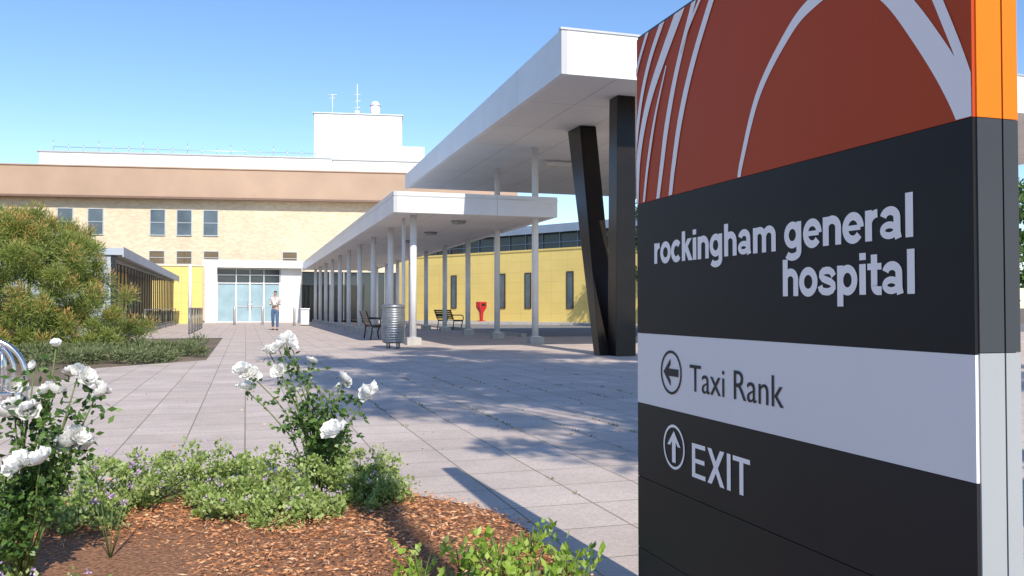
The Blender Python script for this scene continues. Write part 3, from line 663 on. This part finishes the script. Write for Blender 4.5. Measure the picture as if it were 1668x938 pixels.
for x,y in [(.60,3.02),(.70,2.84),(.84,2.92),(.95,2.78),(.56,2.80),(.76,3.10),(.98,2.95),(1.08,3.25),(1.12,2.95),(1.08,2.75),(.93,3.15)]:
    e=thing('leafy_plant',(x,y,.02),'low yellow green leafy plant growing in the mulch','plant',0,'leafy plants at the bed edge')
    P=[];D=[]; hh=random.uniform(.7,1.15)
    for k in range(8):
        a=random.uniform(0,6.28); tip=np.array([.10*math.cos(a),.10*math.sin(a),random.uniform(.03,.15)*hh])
        for j in range(11):
            t=.3+.7*j/10; P.append(tip*t); q=rng.normal(size=3)*.6+tip*8*t*.4; q[2]+=.3; D.append(q)
    P=np.array(P);D=np.array(D); leafobj('foliage','lettuce',P,D,rng.uniform(.022,.045,len(P)),.02,e)
    b=MB(); 
    for k in range(5): a=random.uniform(0,6.28); b.tube([(0,0,-.01),(.05*math.cos(a),.05*math.sin(a),.10)],.003,5)
    b.obj('stem','stem',e)
def rosemesh(op):
    b=MB()
    for ring,(cnt,R,tilt,sz) in enumerate([(6,.012,1.25*op,.036),(6,.010,.9*op,.031),(5,.007,.5*op,.025),(4,.004,.2,.018)]):
        for k in range(cnt):
            a=2*math.pi*(k+.5*ring)/cnt+random.uniform(-.22,.22); tl=tilt+random.uniform(-.22,.22); vs=[]; sz2=sz*random.uniform(.85,1.15)
            for i in range(4):
                for j in range(5):
                    u=i/3; v=(j-2)/2; w_=sz2*.62*math.sin(math.pi*(.18+.6*u))*v
                    rr=R+sz2*math.sin(tl)*u*(1-.15*u)+ .006*(1-v*v)*u; z=sz2*math.cos(tl)*u+.006*u*u+.010*(v*v)*u*math.sin(tl)+random.uniform(-.0015,.0015)
                    vs.append((rr*math.cos(a)-w_*math.sin(a),rr*math.sin(a)+w_*math.cos(a),z))
            fs=[(i*5+j,i*5+j+1,(i+1)*5+j+1,(i+1)*5+j) for i in range(3) for j in range(4)]
            b.add(vs,fs,True)
    o=b.obj('flower','petal'); me=o.data; bpy.data.objects.remove(o); return me
RM=[rosemesh(o_) for o_ in (1,1.1,.8,1.15,.65)]
def rosebush(base,flowers,label,leafn,extra=[],fs=.8,tmin=.3):
    e=thing('rose_bush',(base[0],base[1],.02),label,'rose bush')
    b=MB(); P=[];D=[]
    for f in flowers+extra:
        fx,fy,fz,s=f[0]-base[0],f[1]-base[1],f[2]-.03,f[3]*fs
        mid=Vector((fx*.35+random.uniform(-.04,.04),fy*.35+random.uniform(-.03,.03),fz*.55)); end=Vector((fx,fy,fz))
        pts=[Vector((random.uniform(-.02,.02),random.uniform(-.02,.02),-.02)),mid*.6,mid,(mid+end)/2+Vector((random.uniform(-.015,.015),0,.01)),end]
        b.tube(pts,[.007,.005,.004,.003,.0025],6)
        for k in range(leafn if s>0 else leafn+9):
            t=random.uniform(tmin,.97); i=min(3,int(t*4)); q=pts[i].lerp(pts[i+1],t*4-i); d=sph(1)[0]; d[2]*=.4
            for m_ in range(4):
                off=d*random.uniform(.01,.075)+rng.normal(size=3)*.010; P.append(np.array(q)+off); dd=d+rng.normal(size=3)*.6; D.append(dd)
        if s>0:
            for q in range(f[4] if len(f)>4 else 1):
                o=bpy.data.objects.new('flower',random.choice(RM)); col.objects.link(o); o.parent=e
                o.location=(fx+random.uniform(-.035,.035)*(q>0),fy+random.uniform(-.03,.03)*(q>0),fz+random.uniform(-.03,.03)*(q>0)); o.scale=[s*random.uniform(.75,1.2)]*3
                o.rotation_euler=(random.uniform(.1,1.3),random.uniform(-.7,.7),random.uniform(-1.5,1.5))
    b.obj('stem','stem',e); P=np.array(P);D=np.array(D); leafobj('foliage','rosegreen',P,D,rng.uniform(.020,.042,len(P)),.020,e)
    return e
rosebush((.36,4.5),[(.194,4.54,.833,1.15,3),(.22,4.5,.82,1,1),(.113,4.57,.78,1.2,3),(.16,4.52,.80,1,1),(.32,4.5,.73,1.1,1),(.015,4.6,.676,1.15,3),(-.01,4.61,.60,1.0,2),(.164,4.55,.68,1,1),(.485,4.45,.623,1.1,2),(.46,4.47,.60,.8,1),(.60,4.42,.566,1.2,3),(.422,4.3,.40,1.6,1),(.254,4.52,.582,.8,1)],
 'white rose bush in bloom rising from the geraniums',12,[(.36,4.48,.6,0),(.4,4.45,.5,0),(.3,4.5,.62,0),(.45,4.5,.42,0),(.5,4.45,.5,0),(.34,4.42,.4,0),(.42,4.4,.55,0),(.28,4.45,.45,0),(.38,4.4,.36,0),(.50,4.42,.38,0),(.46,4.38,.46,0)],.84,.42)
rosebush((-.76,3.45),[(-.651,3.447,.872,.9,1),(-.571,3.42,.779,1,3),(-.655,3.45,.70,1,2),(-.50,3.4,.719,1,3),(-.761,3.48,.641,1.2,5),(-.73,3.4,.655,1.1,2),(-.592,3.43,.539,1.25,5),(-.56,3.42,.52,1.1,3),(-.729,3.3,.47,1.6,1),(-.67,3.3,.48,1.4,1),(-.80,3.49,.723,1,2),(-.72,3.45,.80,.8,1)],
 'white rose bush with clustered blooms and dark leaves',20,[(-.8,3.4,.45,0),(-.75,3.35,.35,0),(-.85,3.3,.4,0),(-.8,3.25,.3,0),(-.9,3.3,.6,0),(-.85,3.3,.2,0),(-.6,3.45,.65,0),(-.68,3.42,.6,0),(-.64,3.45,.55,0)],.74,.38)
e=thing('verbena_plant',(-.50,3.7,.02),'thin verbena with small purple flower heads','plant')
b=MB();FC=[]
for i in range(6):
    x,y,z=random.uniform(-.10,.10),random.uniform(-.1,.1),random.uniform(.2,.38); b.tube([(0,0,-.01),(x*.5,y*.5,z*.5),(x,y,z)],.002,5); FC.append((x,y,z))
b.obj('stem','stem',e); P,D=clumps(FC,[.011]*6,20,.3,.2,.7); leafobj('flower_heads','purple',P,D,.012,.008,e)
